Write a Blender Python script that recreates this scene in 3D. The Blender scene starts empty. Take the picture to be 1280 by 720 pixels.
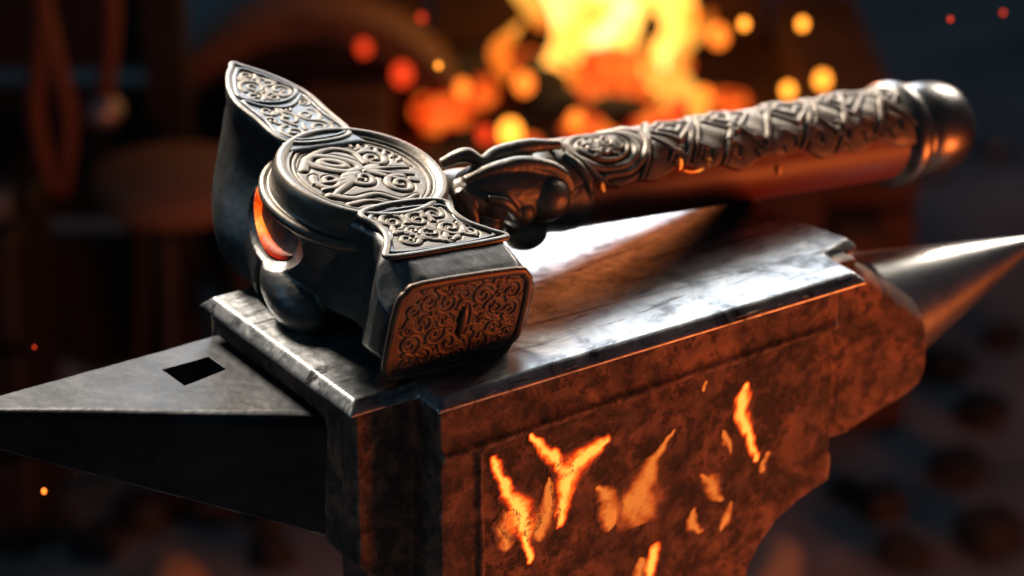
import bpy, bmesh, math, random
import numpy as np
from mathutils import Matrix, Vector
random.seed(7); RNG = np.random.default_rng(7)
S = bpy.context.scene; C = S.collection

# ------------------------------------------------------------------ helpers
def obj(name, me, mat=None, parent=None, smooth=True):
    if isinstance(me, bmesh.types.BMesh):
        bm = me; bmesh.ops.recalc_face_normals(bm, faces=bm.faces)
        me = bpy.data.meshes.new(name); bm.to_mesh(me); bm.free()
    me.name = name
    o = bpy.data.objects.new(name, me); C.objects.link(o)
    if mat: me.materials.clear(); me.materials.append(mat)
    if smooth: me.polygons.foreach_set('use_smooth', [True]*len(me.polygons))
    if parent: o.parent = parent
    return o
def tag(o, label=None, cat=None, group=None, kind=None):
    if label: o['label'] = label
    if cat: o['category'] = cat
    if group: o['group'] = group
    if kind: o['kind'] = kind
    return o
def empty(name, mat=None):
    o = bpy.data.objects.new(name, None); C.objects.link(o); o.empty_display_size = .03
    if mat is not None: o.matrix_world = mat
    return o
def mesh_from(name, verts, faces):
    me = bpy.data.meshes.new(name); me.from_pydata([tuple(v) for v in verts], [], [tuple(f) for f in faces]); me.update(); return me
def remesh(bm, voxel, smooth_it=2, noise=0., nscale=60., noise2=0., nscale2=300.):
    """fuse the shapes in bm into one skin"""
    bmesh.ops.recalc_face_normals(bm, faces=bm.faces)
    me = bpy.data.meshes.new('tmp'); bm.to_mesh(me); bm.free()
    o = bpy.data.objects.new('tmp', me); C.objects.link(o)
    m = o.modifiers.new('r', 'REMESH'); m.mode = 'VOXEL'; m.voxel_size = voxel
    if smooth_it:
        s = o.modifiers.new('s', 'SMOOTH'); s.iterations = smooth_it; s.factor = .5
    for amp, sc in ((noise, nscale), (noise2, nscale2)):
        if amp:
            t = bpy.data.textures.new('n', 'CLOUDS'); t.noise_scale = 1/sc; t.noise_depth = 2
            d = o.modifiers.new('d', 'DISPLACE'); d.texture = t; d.strength = amp; d.mid_level = .5; d.texture_coords = 'LOCAL'
    dg = bpy.context.evaluated_depsgraph_get()
    new = bpy.data.meshes.new_from_object(o.evaluated_get(dg), depsgraph=dg)
    bpy.data.objects.remove(o); bpy.data.meshes.remove(me)
    wear(new, voxel)
    return new
def wear(me, voxel):
    """how sharply each point stands out: rubbed-bright edges"""
    n = len(me.vertices); co = np.empty(n*3); me.vertices.foreach_get('co', co); co = co.reshape(-1, 3)
    nm = np.empty(n*3); me.vertices.foreach_get('normal', nm); nm = nm.reshape(-1, 3)
    e = np.empty(len(me.edges)*2, int); me.edges.foreach_get('vertices', e); e = e.reshape(-1, 2)
    cnt = np.bincount(e.ravel(), minlength=n).clip(1)
    def avg(v):
        o = np.zeros_like(v)
        for k in range(v.shape[1]): o[:, k] = np.bincount(e[:, 0], v[e[:, 1], k], n)+np.bincount(e[:, 1], v[e[:, 0], k], n)
        return o/cnt[:, None]
    c = ((co-avg(co))*nm).sum(1)[:, None]/voxel
    for _ in range(3): c = .4*c+.6*avg(c)
    a = me.attributes.new('wear', 'FLOAT', 'POINT'); a.data.foreach_set('value', c[:, 0].astype(np.float32))
def loft(bm, rings, cap=True):
    vs = [[bm.verts.new(p) for p in r] for r in rings]; n = len(vs[0])
    for a, b in zip(vs, vs[1:]):
        for i in range(n): bm.faces.new((a[i], a[(i+1) % n], b[(i+1) % n], b[i]))
    if cap: bm.faces.new(vs[0][::-1]); bm.faces.new(vs[-1])
def ellipsoid(bm, c, r, rot=None, sub=3):
    m = Matrix.Translation(c) @ (rot.to_4x4() if rot else Matrix()) @ Matrix.Diagonal((*r, 1))
    bmesh.ops.create_icosphere(bm, subdivisions=sub, radius=1, matrix=m)
def catmull(P, n=8):
    P = [np.array(p, float) for p in P]; P = [2*P[0]-P[1]] + P + [2*P[-1]-P[-2]]; out = []
    for i in range(1, len(P)-2):
        for k in range(n):
            t = k/n; a, b, c, d = P[i-1:i+3]
            out.append(.5*((2*b)+(c-a)*t+(2*a-5*b+4*c-d)*t*t+(3*b-a-3*c+d)*t**3))
    out.append(P[-2]); return out
def tube(bm, pts, rad, seg=12, sm=8):
    """pts: control points, rad: radius list per control point"""
    pts = [np.append(np.array(p, float), r) for p, r in zip(pts, rad)]
    path = catmull(pts, sm); rings = []
    nrm = None
    for i, p in enumerate(path):
        a = path[max(i-1, 0)][:3]; b = path[min(i+1, len(path)-1)][:3]; t = Vector(b-a).normalized()
        if nrm is None: nrm = t.orthogonal().normalized()
        nrm = (nrm - t*nrm.dot(t)).normalized(); bi = t.cross(nrm)
        rings.append([Vector(p[:3]) + (nrm*math.cos(2*math.pi*k/seg)+bi*math.sin(2*math.pi*k/seg))*max(p[3], 1e-5) for k in range(seg)])
    loft(bm, rings)
def revolve(bm, prof, axis='x', seg=64, org=(0, 0, 0)):
    rings = []
    for a, r in prof:
        ring = []
        for k in range(seg):
            c, s = math.cos(2*math.pi*k/seg)*r, math.sin(2*math.pi*k/seg)*r
            p = (a, c, s) if axis == 'x' else (c, s, a)
            ring.append((p[0]+org[0], p[1]+org[1], p[2]+org[2]))
        rings.append(ring)
    loft(bm, rings)
def box(bm, lo, hi, rot=None, c=None):
    m = Matrix.Translation([(a+b)/2 for a, b in zip(lo, hi)]) @ (rot or Matrix()) @ Matrix.Diagonal([b-a for a, b in zip(lo, hi)]+[1])
    return bmesh.ops.create_cube(bm, size=1, matrix=m)['verts']
def prism(bm, poly, lo, hi, axis='z'):
    f = {'z': lambda p, t: (p[0], p[1], t), 'y': lambda p, t: (p[0], t, p[1]), 'x': lambda p, t: (t, p[0], p[1])}[axis]
    loft(bm, [[f(p, lo) for p in poly], [f(p, hi) for p in poly]])
def hull(bm, pts):
    vs = [bm.verts.new(p) for p in pts]
    bmesh.ops.convex_hull(bm, input=vs)

# ------------------------------------------------------------------ materials
class N:
    def __init__(s, name):
        s.m = bpy.data.materials.new(name); s.m.use_nodes = True; s.t = s.m.node_tree; s.t.nodes.clear()
        s.out = s.n('ShaderNodeOutputMaterial'); s.b = s.n('ShaderNodeBsdfPrincipled'); s.l(s.b.outputs[0], s.out.inputs[0])
        s.co = s.n('ShaderNodeTexCoord').outputs['Object']
    def n(s, t, **k):
        x = s.t.nodes.new(t)
        for a, b in k.items(): setattr(x, a, b)
        return x
    def l(s, a, b): s.t.links.new(a, b)
    def noise(s, scale, detail=6, rough=.6, dist=0, vec=None):
        x = s.n('ShaderNodeTexNoise'); x.inputs['Scale'].default_value = scale; x.inputs['Detail'].default_value = detail
        x.inputs['Roughness'].default_value = rough; x.inputs['Distortion'].default_value = dist
        s.l(vec or s.co, x.inputs['Vector']); return x.outputs['Fac']
    def ramp(s, fac, *st):
        x = s.n('ShaderNodeValToRGB'); e = x.color_ramp.elements
        while len(e) < len(st): e.new(.5)
        for el, (p, c) in zip(e, st):
            el.position = p; el.color = (*c, 1) if len(c) == 3 else c
        s.l(fac, x.inputs[0]); return x.outputs[0]
    def mix(s, fac, a, b):
        x = s.n('ShaderNodeMix', data_type='RGBA')
        if isinstance(fac, (int, float)): x.inputs[0].default_value = fac
        else: s.l(fac, x.inputs[0])
        for v, i in ((a, 6), (b, 7)):
            if isinstance(v, tuple): x.inputs[i].default_value = (*v, 1)
            else: s.l(v, x.inputs[i])
        return x.outputs[2]
    def math(s, op, a, b=None):
        x = s.n('ShaderNodeMath', operation=op)
        for v, i in ((a, 0), (b, 1)):
            if v is None: continue
            if isinstance(v, (int, float)): x.inputs[i].default_value = v
            else: s.l(v, x.inputs[i])
        return x.outputs[0]
    def bump(s, h, strength=.3, dist=.001, normal=None):
        x = s.n('ShaderNodeBump'); x.inputs['Strength'].default_value = strength; x.inputs['Distance'].default_value = dist
        s.l(h, x.inputs['Height'])
        if normal: s.l(normal, x.inputs['Normal'])
        return x.outputs[0]
    def attr(s, name): return s.n('ShaderNodeAttribute', attribute_name=name).outputs['Fac']
    def set(s, **k):
        for a, v in k.items():
            i = s.b.inputs[a.replace('_', ' ')]
            if isinstance(v, (int, float)): i.default_value = v
            elif isinstance(v, tuple): i.default_value = (*v, 1)
            else: s.l(v, i)
        return s

def steel(name, c0, c1, r0, r1, patina=None, bump=.25, metallic=.95, scale=90, worn=False, spec=.5):
    m = N(name); n1 = m.noise(scale, 8, .65); n2 = m.noise(scale*7, 4, .6)
    col = m.ramp(n1, (.3, c0), (.7, c1))
    ro = m.n('ShaderNodeMapRange'); ro.inputs[3].default_value = r0; ro.inputs[4].default_value = r1; m.l(m.noise(scale*.6, 7, .7), ro.inputs[0])
    if patina:
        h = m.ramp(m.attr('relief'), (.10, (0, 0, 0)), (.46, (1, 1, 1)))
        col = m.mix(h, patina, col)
    rough = ro.outputs[0]
    if worn:
        wf = m.ramp(m.math('MULTIPLY', m.attr('wear'), m.math('ADD', m.math('MULTIPLY', m.noise(scale*2.2, 7, .7), 2.0), .0)), (.05, (0, 0, 0)), (.16, (1, 1, 1)))
        col = m.mix(wf, col, (.46, .45, .43)); x = m.n('ShaderNodeMix'); m.l(wf, x.inputs[0]); m.l(rough, x.inputs[2]); x.inputs[3].default_value = .3; rough = x.outputs[0]
    m.set(Base_Color=col, Metallic=metallic, Roughness=rough, Specular_IOR_Level=spec)
    m.l(m.bump(n2, bump, .0005, m.bump(n1, bump*.6, .0015)), m.b.inputs['Normal'])
    return m.m
M = {}
M['head'] = steel('forged dark steel', (.07, .072, .074), (.15, .147, .143), .32, .52, worn=True)
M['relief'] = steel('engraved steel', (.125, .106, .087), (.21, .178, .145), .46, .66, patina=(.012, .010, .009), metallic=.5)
M['trim'] = steel('worn steel trim', (.105, .093, .079), (.195, .173, .147), .36, .54, metallic=.8)
M['bronze'] = steel('engraved bronze browned by orange light', (.08, .058, .042), (.14, .10, .07), .44, .6, patina=(.02, .013, .01), metallic=.6)  # brown cast of the orange light is mixed into this base colour
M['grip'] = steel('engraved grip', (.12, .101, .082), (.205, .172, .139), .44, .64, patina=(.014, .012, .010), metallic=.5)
M['bronze_trim'] = steel('worn bronze trim', (.075, .052, .038), (.14, .095, .065), .40, .58, metallic=.7)
def red_glow_under():
    m = M['grip'].copy(); m.name = 'chased grip over leather tinted with red glow'; t = m.node_tree; b = next(n for n in t.nodes if n.type == 'BSDF_PRINCIPLED')
    a = t.nodes.new('ShaderNodeAttribute'); a.attribute_name = 'sheet'
    for nm, v in (('Base Color', (.13, .020, .009, 1)), ('Metallic', .0), ('Roughness', .48)):  # leather underside: red fire glow is put into its base colour
        src = b.inputs[nm].links[0].from_socket if b.inputs[nm].links else None
        x = t.nodes.new('ShaderNodeMix'); x.data_type = 'RGBA' if nm == 'Base Color' else 'FLOAT'; ia, ib, o = (6, 7, 2) if nm == 'Base Color' else (2, 3, 0)
        t.links.new(a.outputs['Fac'], x.inputs[0]); x.inputs[ia].default_value = v
        if src: t.links.new(src, x.inputs[ib])
        else: x.inputs[ib].default_value = b.inputs[nm].default_value
        t.links.new(x.outputs[o], b.inputs[nm])
    return m
M['chased'] = red_glow_under()
M['pommel'] = steel('polished steel', (.10, .095, .09), (.19, .18, .17), .22, .4, bump=.25)
M['horn'] = steel('ground steel', (.28, .28, .28), (.42, .41, .40), .22, .36, bump=.2, scale=60)

def anvil_face():
    m = N('worn anvil face'); n1 = m.noise(38, 9, .7, .6); n2 = m.noise(170, 6, .65); n3 = m.noise(700, 3, .6)
    col = m.ramp(n1, (.36, (.035, .039, .045)), (.49, (.22, .23, .24)), (.72, (.40, .40, .40)))
    # long hammer scuffs along the face
    mp = m.n('ShaderNodeMapping'); mp.inputs['Scale'].default_value = (18, 150, 40); m.l(m.co, mp.inputs[0])
    sc = m.noise(1, 6, .7, 1.2, mp.outputs[0])
    pits = m.ramp(sc, (.37, (0, 0, 0)), (.45, (1, 1, 1)))
    col = m.mix(pits, (.035, .036, .04), col)
    ro = m.ramp(n2, (.3, (.58,)*3), (.52, (.34,)*3), (.75, (.44,)*3))
    wf = m.ramp(m.math('MULTIPLY', m.attr('wear'), m.math('MULTIPLY', n2, 2.0)), (.06, (0, 0, 0)), (.18, (1, 1, 1)))
    col = m.mix(wf, col, (.5, .49, .47))
    m.set(Base_Color=col, Metallic=.8, Roughness=ro)
    mq = m.n('ShaderNodeMapping'); mq.inputs['Scale'].default_value = (60, 1400, 100); mq.inputs['Rotation'].default_value = (0, 0, .12); m.l(m.co, mq.inputs[0]); scr = m.noise(1, 3, .6, 0, mq.outputs[0])
    m.l(m.bump(scr, .10, .0003, m.bump(n3, .05, .0002, m.bump(n2, .06, .0003, m.bump(sc, .03, .0003)))), m.b.inputs['Normal'])
    return m.m
M['face'] = anvil_face()
M['shoulder'] = steel('forged shoulder steel', (.022, .019, .018), (.075, .045, .032), .42, .62, bump=.5, metallic=.12, scale=40, worn=True)
M['heel'] = steel('scuffed heel steel', (.006, .0065, .008), (.036, .038, .042), .30, .62, bump=.2, metallic=.6, scale=32, worn=True, spec=.2)
def anvil_side():
    m = N('scaled rusty anvil side'); n1 = m.noise(34, 10, .72, .9); n2 = m.noise(95, 9, .74); n3 = m.noise(420, 4, .65)
    col = m.ramp(n1, (.36, (.025, .018, .016)), (.5, (.12, .064, .042)), (.66, (.32, .155, .085)))
    flake = m.ramp(n2, (.40, (0, 0, 0)), (.5, (1, 1, 1)))
    col = m.mix(flake, (.03, .023, .02), col)
    wf = m.ramp(m.math('MULTIPLY', m.attr('wear'), m.math('MULTIPLY', n2, 2.0)), (.05, (0, 0, 0)), (.2, (1, 1, 1)))
    col = m.mix(wf, col, (.34, .24, .18))
    m.set(Base_Color=col, Metallic=.1, Roughness=.72)
    m.l(m.bump(n3, .6, .0006, m.bump(flake, .6, .0007, m.bump(n1, .7, .002))), m.b.inputs['Normal'])
    return m.m
M['side'] = anvil_side()
def plain(name, c0, c1, rough=.8, scale=20, metallic=0, bump=.4, bd=.004):
    m = N(name); n1 = m.noise(scale, 8, .65); m.set(Base_Color=m.ramp(n1, (.3, c0), (.7, c1)), Roughness=rough, Metallic=metallic)
    m.l(m.bump(n1, bump, bd), m.b.inputs['Normal']); return m.m
def hot(name, scale, strength, low=(.25, .006, 0), mid=(1, .11, .006), top=(1, .48, .08)):
    """glow of hot metal and coal, and of rust lit orange: heat attribute (0 rim .. 1 core) times a little scale crust"""
    m = N(name); h = m.math('MULTIPLY', m.attr('glow_core'), m.math('ADD', m.math('MULTIPLY', m.noise(scale, 6, .7), 1.6), .2))
    col = m.ramp(h, (.12, (0, 0, 0)), (.32, low), (.55, mid), (.9, top))
    m.set(Base_Color=m.ramp(m.noise(34, 10, .72, .9), (.36, (.025, .018, .016)), (.5, (.12, .064, .042)), (.66, (.32, .155, .085))), Roughness=.72, Emission_Color=col, Emission_Strength=strength)
    m.l(m.bump(m.noise(scale*2, 5, .7), .6, .001), m.b.inputs['Normal'])
    return m.m
M['glow'] = hot('glowing crack', 120, 1.7, (.28, .010, 0), (1, .11, .006), (1, .38, .05))
M['ember_rust_glow'] = hot('dim embers and lit rust glow', 110, .75, (.14, .012, .001), (.60, .085, .007), (1, .24, .03))  # dim grip cracks; on the anvil, orange light on rust painted as emission
def emit(name, col, st):
    m = N(name); m.set(Base_Color=(.02, .01, .01), Roughness=1., Emission_Color=col, Emission_Strength=st); return m.m
def fire_mat(name, lo, mid, hi, st):
    m = N(name); col = m.ramp(m.noise(11, 3, .5, .8), (.30, lo), (.46, mid), (.62, hi))
    m.set(Base_Color=(.02, .01, .01), Roughness=1., Emission_Color=col, Emission_Strength=st); return m.m
M['flame_core'] = fire_mat('flame core', (1, .20, .015), (1, .50, .08), (1, .80, .30), 3.2)
M['flame_outer'] = fire_mat('flame outer', (.55, .035, .003), (1, .20, .015), (1, .45, .06), 1.4)
M['coal_hot'] = hot('burning coal', 18, 1.25, (.3, .004, 0), (.9, .05, .004), (1, .2, .02))
M['spark_y'] = emit('spark yellow', (1, .30, .028), 4.5)
M['spark_o'] = emit('spark orange', (1, .20, .02), 2.6)
M['spark_r'] = emit('spark red', (.9, .05, .01), 1.6)
M['brick'] = plain('sooty brick', (.04, .022, .016), (.13, .055, .036), .85, 9)
M['soot'] = plain('sooty iron', (.02, .02, .022), (.05, .045, .045), .6, 12, .5)
M['wood'] = plain('old wood', (.04, .024, .017), (.085, .05, .034), .8, 10)
M['rimwood'] = plain('pale worn wood', (.15, .09, .062), (.24, .145, .10), .8, 10)
M['floor'] = plain('packed earth floor', (.15, .165, .185), (.40, .42, .45), .9, 5, 0, .6, .02)
M['stone'] = plain('tan stone', (.30, .22, .16), (.42, .31, .23), .85, 14)
M['stone2'] = plain('grey stone', (.30, .28, .25), (.45, .42, .38), .85, 14)
M['coal'] = plain('black coal', (.015, .016, .018), (.035, .037, .04), .75, 20)
M['scrap'] = plain('scrap steel', (.2, .21, .22), (.35, .36, .38), .4, 20, .8)
M['leather'] = plain('brown leather', (.10, .035, .018), (.15, .055, .028), .6, 25)

# ------------------------------------------------------------------ relief height fields
def spiral(c, r, turns, a0, d=1, w=.002, n=70):
    t = np.linspace(0, 1, n); rr = r*(1-.86*t); a = a0+d*turns*2*np.pi*t
    return np.c_[c[0]+rr*np.cos(a), c[1]+rr*np.sin(a), w*(1-.45*t)]
def curve(P, w0, w1=None, n=14):
    w1 = w0 if w1 is None else w1
    P = np.array(catmull(P, n)); t = np.linspace(0, 1, len(P)); return np.c_[P, w0+(w1-w0)*t]
def loop(c, a, b, ang, w, n=90):
    t = np.linspace(0, 2*np.pi, n); x, y = a*np.cos(t), b*np.sin(t)
    return np.c_[c[0]+x*np.cos(ang)-y*np.sin(ang), c[1]+x*np.sin(ang)+y*np.cos(ang), np.full(n, w)]
def leaf(c, L, ang, w):
    t = np.linspace(0, 1, 20); x = L*t
    return np.c_[c[0]+x*np.cos(ang), c[1]+x*np.sin(ang), np.maximum(w*np.sin(np.pi*np.clip(t*.96+.02, 0, 1))**.7, w*.1)]
def height(X, Y, strokes):
    """0..1 relief: rounded strokes, a narrow groove round each, level ground between"""
    P = np.concatenate(strokes)*np.array((1, 1, 1.25)); pts = np.c_[X.ravel(), Y.ravel()]; q2 = np.zeros(len(pts))
    for i in range(0, len(pts), 4000):
        g = pts[i:i+4000]
        q2[i:i+4000] = (((g[:, None, 0]-P[None, :, 0])**2+(g[:, None, 1]-P[None, :, 1])**2)/(P[None, :, 2]**2)).min(1)
    q = np.sqrt(q2); t = np.clip((q-1.02)/.55, 0, 1)
    return np.where(q < 1, np.sqrt(np.clip(1-q2, 0, 1)), .5*t*t*(3-2*t)).reshape(X.shape)
def fill_scrolls(inside, bounds, rmin, rmax, n, w, seed=1, tries=4000):
    rg = np.random.default_rng(seed); got = []; st = []
    for k in range(tries):
        r = rmax-(rmax-rmin)*min(1, k/(tries*.6)); c = (rg.uniform(bounds[0], bounds[1]), rg.uniform(bounds[2], bounds[3]))
        if len(got) >= n: break
        if all(inside(c[0]+r*.85*math.cos(a), c[1]+r*.85*math.sin(a)) for a in np.linspace(0, 6.28, 9)) and all(math.dist(c, g[:2]) > .8*(r+g[2]) for g in got):
            got.append((*c, r)); a0 = rg.uniform(0, 6.28); d = rg.choice([-1, 1])
            st.append(spiral(c, r, rg.uniform(1.1, 1.7), a0, d, w*min(1.2, .55+r/rmax*.6)))
            for q in range(rg.integers(2, 4)):
                a = a0+rg.uniform(-.5, 2.5); st.append(leaf((c[0]+r*math.cos(a), c[1]+r*math.sin(a)), r*rg.uniform(.6, 1.1), a+d*rg.uniform(.5, 1.3), w*1.1))
    return st
def in_poly(poly):
    poly = np.array(poly)
    def f(x, y):
        x = np.asarray(x, float); y = np.asarray(y, float); r = np.zeros(x.shape, bool); j = len(poly)-1
        for i in range(len(poly)):
            xi, yi = poly[i]; xj, yj = poly[j]
            r ^= ((yi > y) != (yj > y)) & (x < (xj-xi)*(y-yi)/(yj-yi+1e-12)+xi); j = i
        return r
    return f
def poly_dist(poly, X, Y):
    d = np.full(X.shape, 9.); n = len(poly)
    for i in range(n):
        a, b = np.array(poly[i]), np.array(poly[(i+1) % n]); ab = b-a
        t = np.clip(((X-a[0])*ab[0]+(Y-a[1])*ab[1])/(ab@ab+1e-12), 0, 1)
        d = np.minimum(d, np.hypot(X-a[0]-t*ab[0], Y-a[1]-t*ab[1]))
    return d
def relief_attr(me, vals, name='relief'):
    a = me.attributes.new(name, 'FLOAT', 'POINT'); a.data.foreach_set('value', np.asarray(vals, np.float32).ravel())
def panel(name, poly, strokes, place, depth, res, mat, parent, lab=None):
    """engraved plate: poly in plane coordinates, place(x,y,h) -> local point"""
    poly = [tuple(p) for p in poly]; pa = np.array(poly); f = in_poly(poly)
    xs = np.arange(pa[:, 0].min(), pa[:, 0].max()+res, res); ys = np.arange(pa[:, 1].min(), pa[:, 1].max()+res, res)
    X, Y = np.meshgrid(xs, ys, indexing='ij'); ins = f(X, Y)
    H = height(X, Y, strokes); n3 = RNG.normal(0, .03, X.shape); H2 = np.clip(H+n3*(H > .02), 0, 1)
    idx = -np.ones(X.shape, int); idx[ins] = np.arange(ins.sum())
    V = [place(x, y, h*depth) for x, y, h in zip(X[ins], Y[ins], H2[ins])]
    q = ins[:-1, :-1] & ins[1:, :-1] & ins[1:, 1:] & ins[:-1, 1:]
    F = np.c_[idx[:-1, :-1][q], idx[1:, :-1][q], idx[1:, 1:][q], idx[:-1, 1:][q]]
    me = mesh_from(name, V, F.tolist()); relief_attr(me, H2[ins])
    bm = bmesh.new(); bm.from_mesh(me); bmesh.ops.recalc_face_normals(bm, faces=bm.faces)
    cx = Vector(place(*pa.mean(0), depth))-Vector(place(*pa.mean(0), 0))
    if sum(fc.normal.dot(cx) for fc in list(bm.faces)[:200]) < 0: bmesh.ops.reverse_faces(bm, faces=bm.faces)
    bm.to_mesh(me); bm.free()
    o = obj(name, me, mat, parent)
    if lab: o['label'] = lab
    return o
def rim(name, poly, place, r, mat, parent, h=0.0, n=6):
    """raised rounded border along a closed outline"""
    bm = bmesh.new(); P = [np.array(p, float) for p in poly]; P = P+P[:3]
    path = catmull(P, n)[n:-n] if n > 1 else P[:-2]
    path = path[:-1] if np.allclose(path[0], path[-1], atol=1e-5) else path
    rings = []; m = len(path)
    for i in range(m):
        t = path[(i+1) % m]-path[i-1]; t = t/np.linalg.norm(t); nn = np.array((-t[1], t[0]))
        rings.append([place(*(path[i]+nn*r*math.cos(a)), h+r*.8*math.sin(a)) for a in np.linspace(0, 2*math.pi, 11)[:-1]])
    vs = [[bm.verts.new(p) for p in q] for q in rings]
    for i in range(m):
        a, b = vs[i], vs[(i+1) % m]
        for k in range(10): bm.faces.new((a[k], a[(k+1) % 10], b[(k+1) % 10], b[k]))
    return obj(name, bm, mat, parent)
def ribbon(name, pts, widths, place, mat, parent, jag=.25, seed=0, h=.0006):
    """a ragged glowing tongue; heat runs from its core to its rim"""
    rg = np.random.default_rng(seed); P = np.array(catmull([np.append(p, w) for p, w in zip(pts, widths)], 12)); V = []; heat = []; F = []
    prof = ((-1, 0), (-.8, .45), (-.4, .85), (0, 1), (.4, .85), (.8, .45), (1, 0)); k = len(prof); n = len(P)
    sj = lambda: np.interp(np.arange(n), np.arange(0, n+5, 3), rg.uniform(-jag, jag, len(np.arange(0, n+5, 3))))+np.interp(np.arange(n), np.arange(0, n+9, 7), rg.uniform(-jag, jag, len(np.arange(0, n+9, 7))))
    JL, JR, JH = sj(), sj(), .85+sj()*.5
    for i, p in enumerate(P):
        t = P[min(i+1, n-1), :2]-P[max(i-1, 0), :2]; t /= np.linalg.norm(t)+1e-12; nn = np.array((-t[1], t[0]))
        wl, wr = p[2]*(1+JL[i]), p[2]*(1+JR[i])
        e = min(1, 1.6*min(i, n-1-i)/(n*.25)+.12)
        for s, ht in prof:
            V.append(place(*(p[:2]+nn*s*(wl if s < 0 else wr)), h*ht*e+.0002)); heat.append(ht*e*JH[i])
    for i in range(n-1):
        for j in range(k-1): a = i*k+j; F.append((a, a+1, a+k+1, a+k))
    me = mesh_from(name, V, F); relief_attr(me, heat, 'glow_core'); return obj(name, me, mat, parent)

# ------------------------------------------------------------------ the war hammer
MH = Matrix(((.99562786, .00236451, .09337871, .05434), (.01823647, .97552211, -.21914389, .08695), (-.09161116, .21988866, .97121387, .0462), (0, 0, 0, 1)))
ham = empty('war_hammer', MH)
tag(ham, 'ornate steel war hammer with engraved head and long patterned handle lying on the anvil', 'hammer')
SH = .085                                   # the head leans a little off square to the handle
def L(u, v, w): return (u+SH*(v-.02), -v, w+.0008*max(0, (-v-.062)/.047)**1.4)
def cr_closed(P, n): return [np.array(p) for p in catmull([P[-1]]+list(P)+[P[0], P[1]], n)[n:-n-1]]

def build_head():
    bm = bmesh.new()
    # blade: rings at several heights of its top outline
    half = [(0, -.1068), (.0034, -.1028), (.0090, -.0965), (.0158, -.0845), (.0198, -.0710), (.0195, -.056), (.0185, -.042), (.021, -.025)]
    half = [(float(p[0]), float(p[1])) for p in catmull(half, 5)]
    def outline(f, tipv, g):
        R = [(max(u*f, .0006), v + (tipv if v < -.09 else tipv*max(0, (-.02-v)/.07)*.9)) for u, v in half]
        return [(-u, v) for u, v in R[::-1]] + R
    lev = [(.0243, .98, 0), (.0226, 1.03, -.0004), (.019, 1.03, 0), (.013, .96, .001), (.004, .80, .0005), (-.008, .80, 0), (-.020, .98, .0015), (-.030, 1.2, .005), (-.040, 1.34, .013), (-.052, 1.28, .027), (-.0595, .9, .042)]
    lev = [tuple(float(x) for x in p) for p in lev[:3]]+[tuple(float(x) for x in p) for p in catmull(lev[3:], 4)]
    loft(bm, [[L(u, v, w) for u, v in outline(f, tv, 0)] for w, f, tv in lev])
    # front block: octagon sections toward the striking face
    def octa(v, a, t, b, c):
        k = c*a
        return [L(u, v, w) for u, w in ((-a, t-k), (-a+k, t), (a-k*.8, t), (a, t-k*.8), (a, b+k*1.1), (a-k*1.1, b), (-a+k*.9, b), (-a, b+k*.9))]
    loft(bm, [octa(-.01, .030, .016, -.040, .3), octa(.030, .0265, .0220, -.030, .10), octa(.047, .0240, .0234, -.026, .08), octa(.056, .0262, .0237, -.026, .10), octa(.0645, .0335, .0241, -.0275, .18),
              octa(.0695, .0368, .0245, -.0295, .30), octa(.0755, .0388, .0240, -.0300, .38), octa(.0830, .0390, .0226, -.0302, .40), octa(.0878, .0374, .0210, -.0298, .42)])
    revolve(bm, [(-.046, .018), (-.040, .030), (-.025, .034), (-.010, .035), (.003, .039), (.0080, .0425), (.0110, .0425), (.0110, .0)], 'z', 96)
    # carved lumps and lips on the side away from the handle
    ellipsoid(bm, (-.026, -.004, -.036), (.0150, .026, .0150), Matrix.Rotation(.15, 3, 'X'))
    ellipsoid(bm, (-.0165, .017, -.017), (.0195, .036, .0285))
    tube(bm, [(-.020, .090, .012), (-.0225, .078, .013), (-.0225, .062, .009), (-.021, .050, .002)], [.0006, .0016, .0018, .0008])
    me = remesh(bm, .00075, 10, .0005, 45, .00015, 320)
    for v in me.vertices:
        if v.co.x < -.008:
            q = hollow(v.co.y, v.co.z)
            if q < 1.35:
                t = max(0, 1-q*q); v.co.x += .0120*t**.7-.0002*max(0, 1-abs(q-1.12)/.22)
    wa = me.attributes['wear'].data
    for v in me.vertices:
        if v.co.x < -.004 and hollow(v.co.y, v.co.z) < 1.7: wa[v.index].value = 0
    me.update(); return me
def hollow(y, z):
    a, b = y-.0170, z+.0105; c, s_ = math.cos(-.32), math.sin(-.32)
    return math.hypot((a*c+b*s_)/.0310, (-a*s_+b*c)/.0195)
def hollow_at(ang, q):
    a, b = .0310*q*math.cos(ang), .0195*q*math.sin(ang); c, s_ = math.cos(-.32), math.sin(-.32)
    return .0170+a*c-b*s_, -.0105+a*s_+b*c
head = obj('head', build_head(), M['head'], ham)
bm = bmesh.new(); revolve(bm, [(.0, .036), (.005, .0415), (.0072, .0446), (.0090, .0460), (.0108, .0462), (.0122, .0452), (.0124, .0432), (.0120, .0424), (.0126, .0416), (.0150, .0412), (.0205, .0410), (.0235, .0405), (.0252, .0392), (.0256, .0380), (.0252, .0366), (.0238, .0354), (.0234, .0348), (.0240, .0342), (.0236, .0336), (.0222, .0332), (.0215, .0325)], 'z', 128)
obj('boss', bm, M['trim'], ham)

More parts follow.
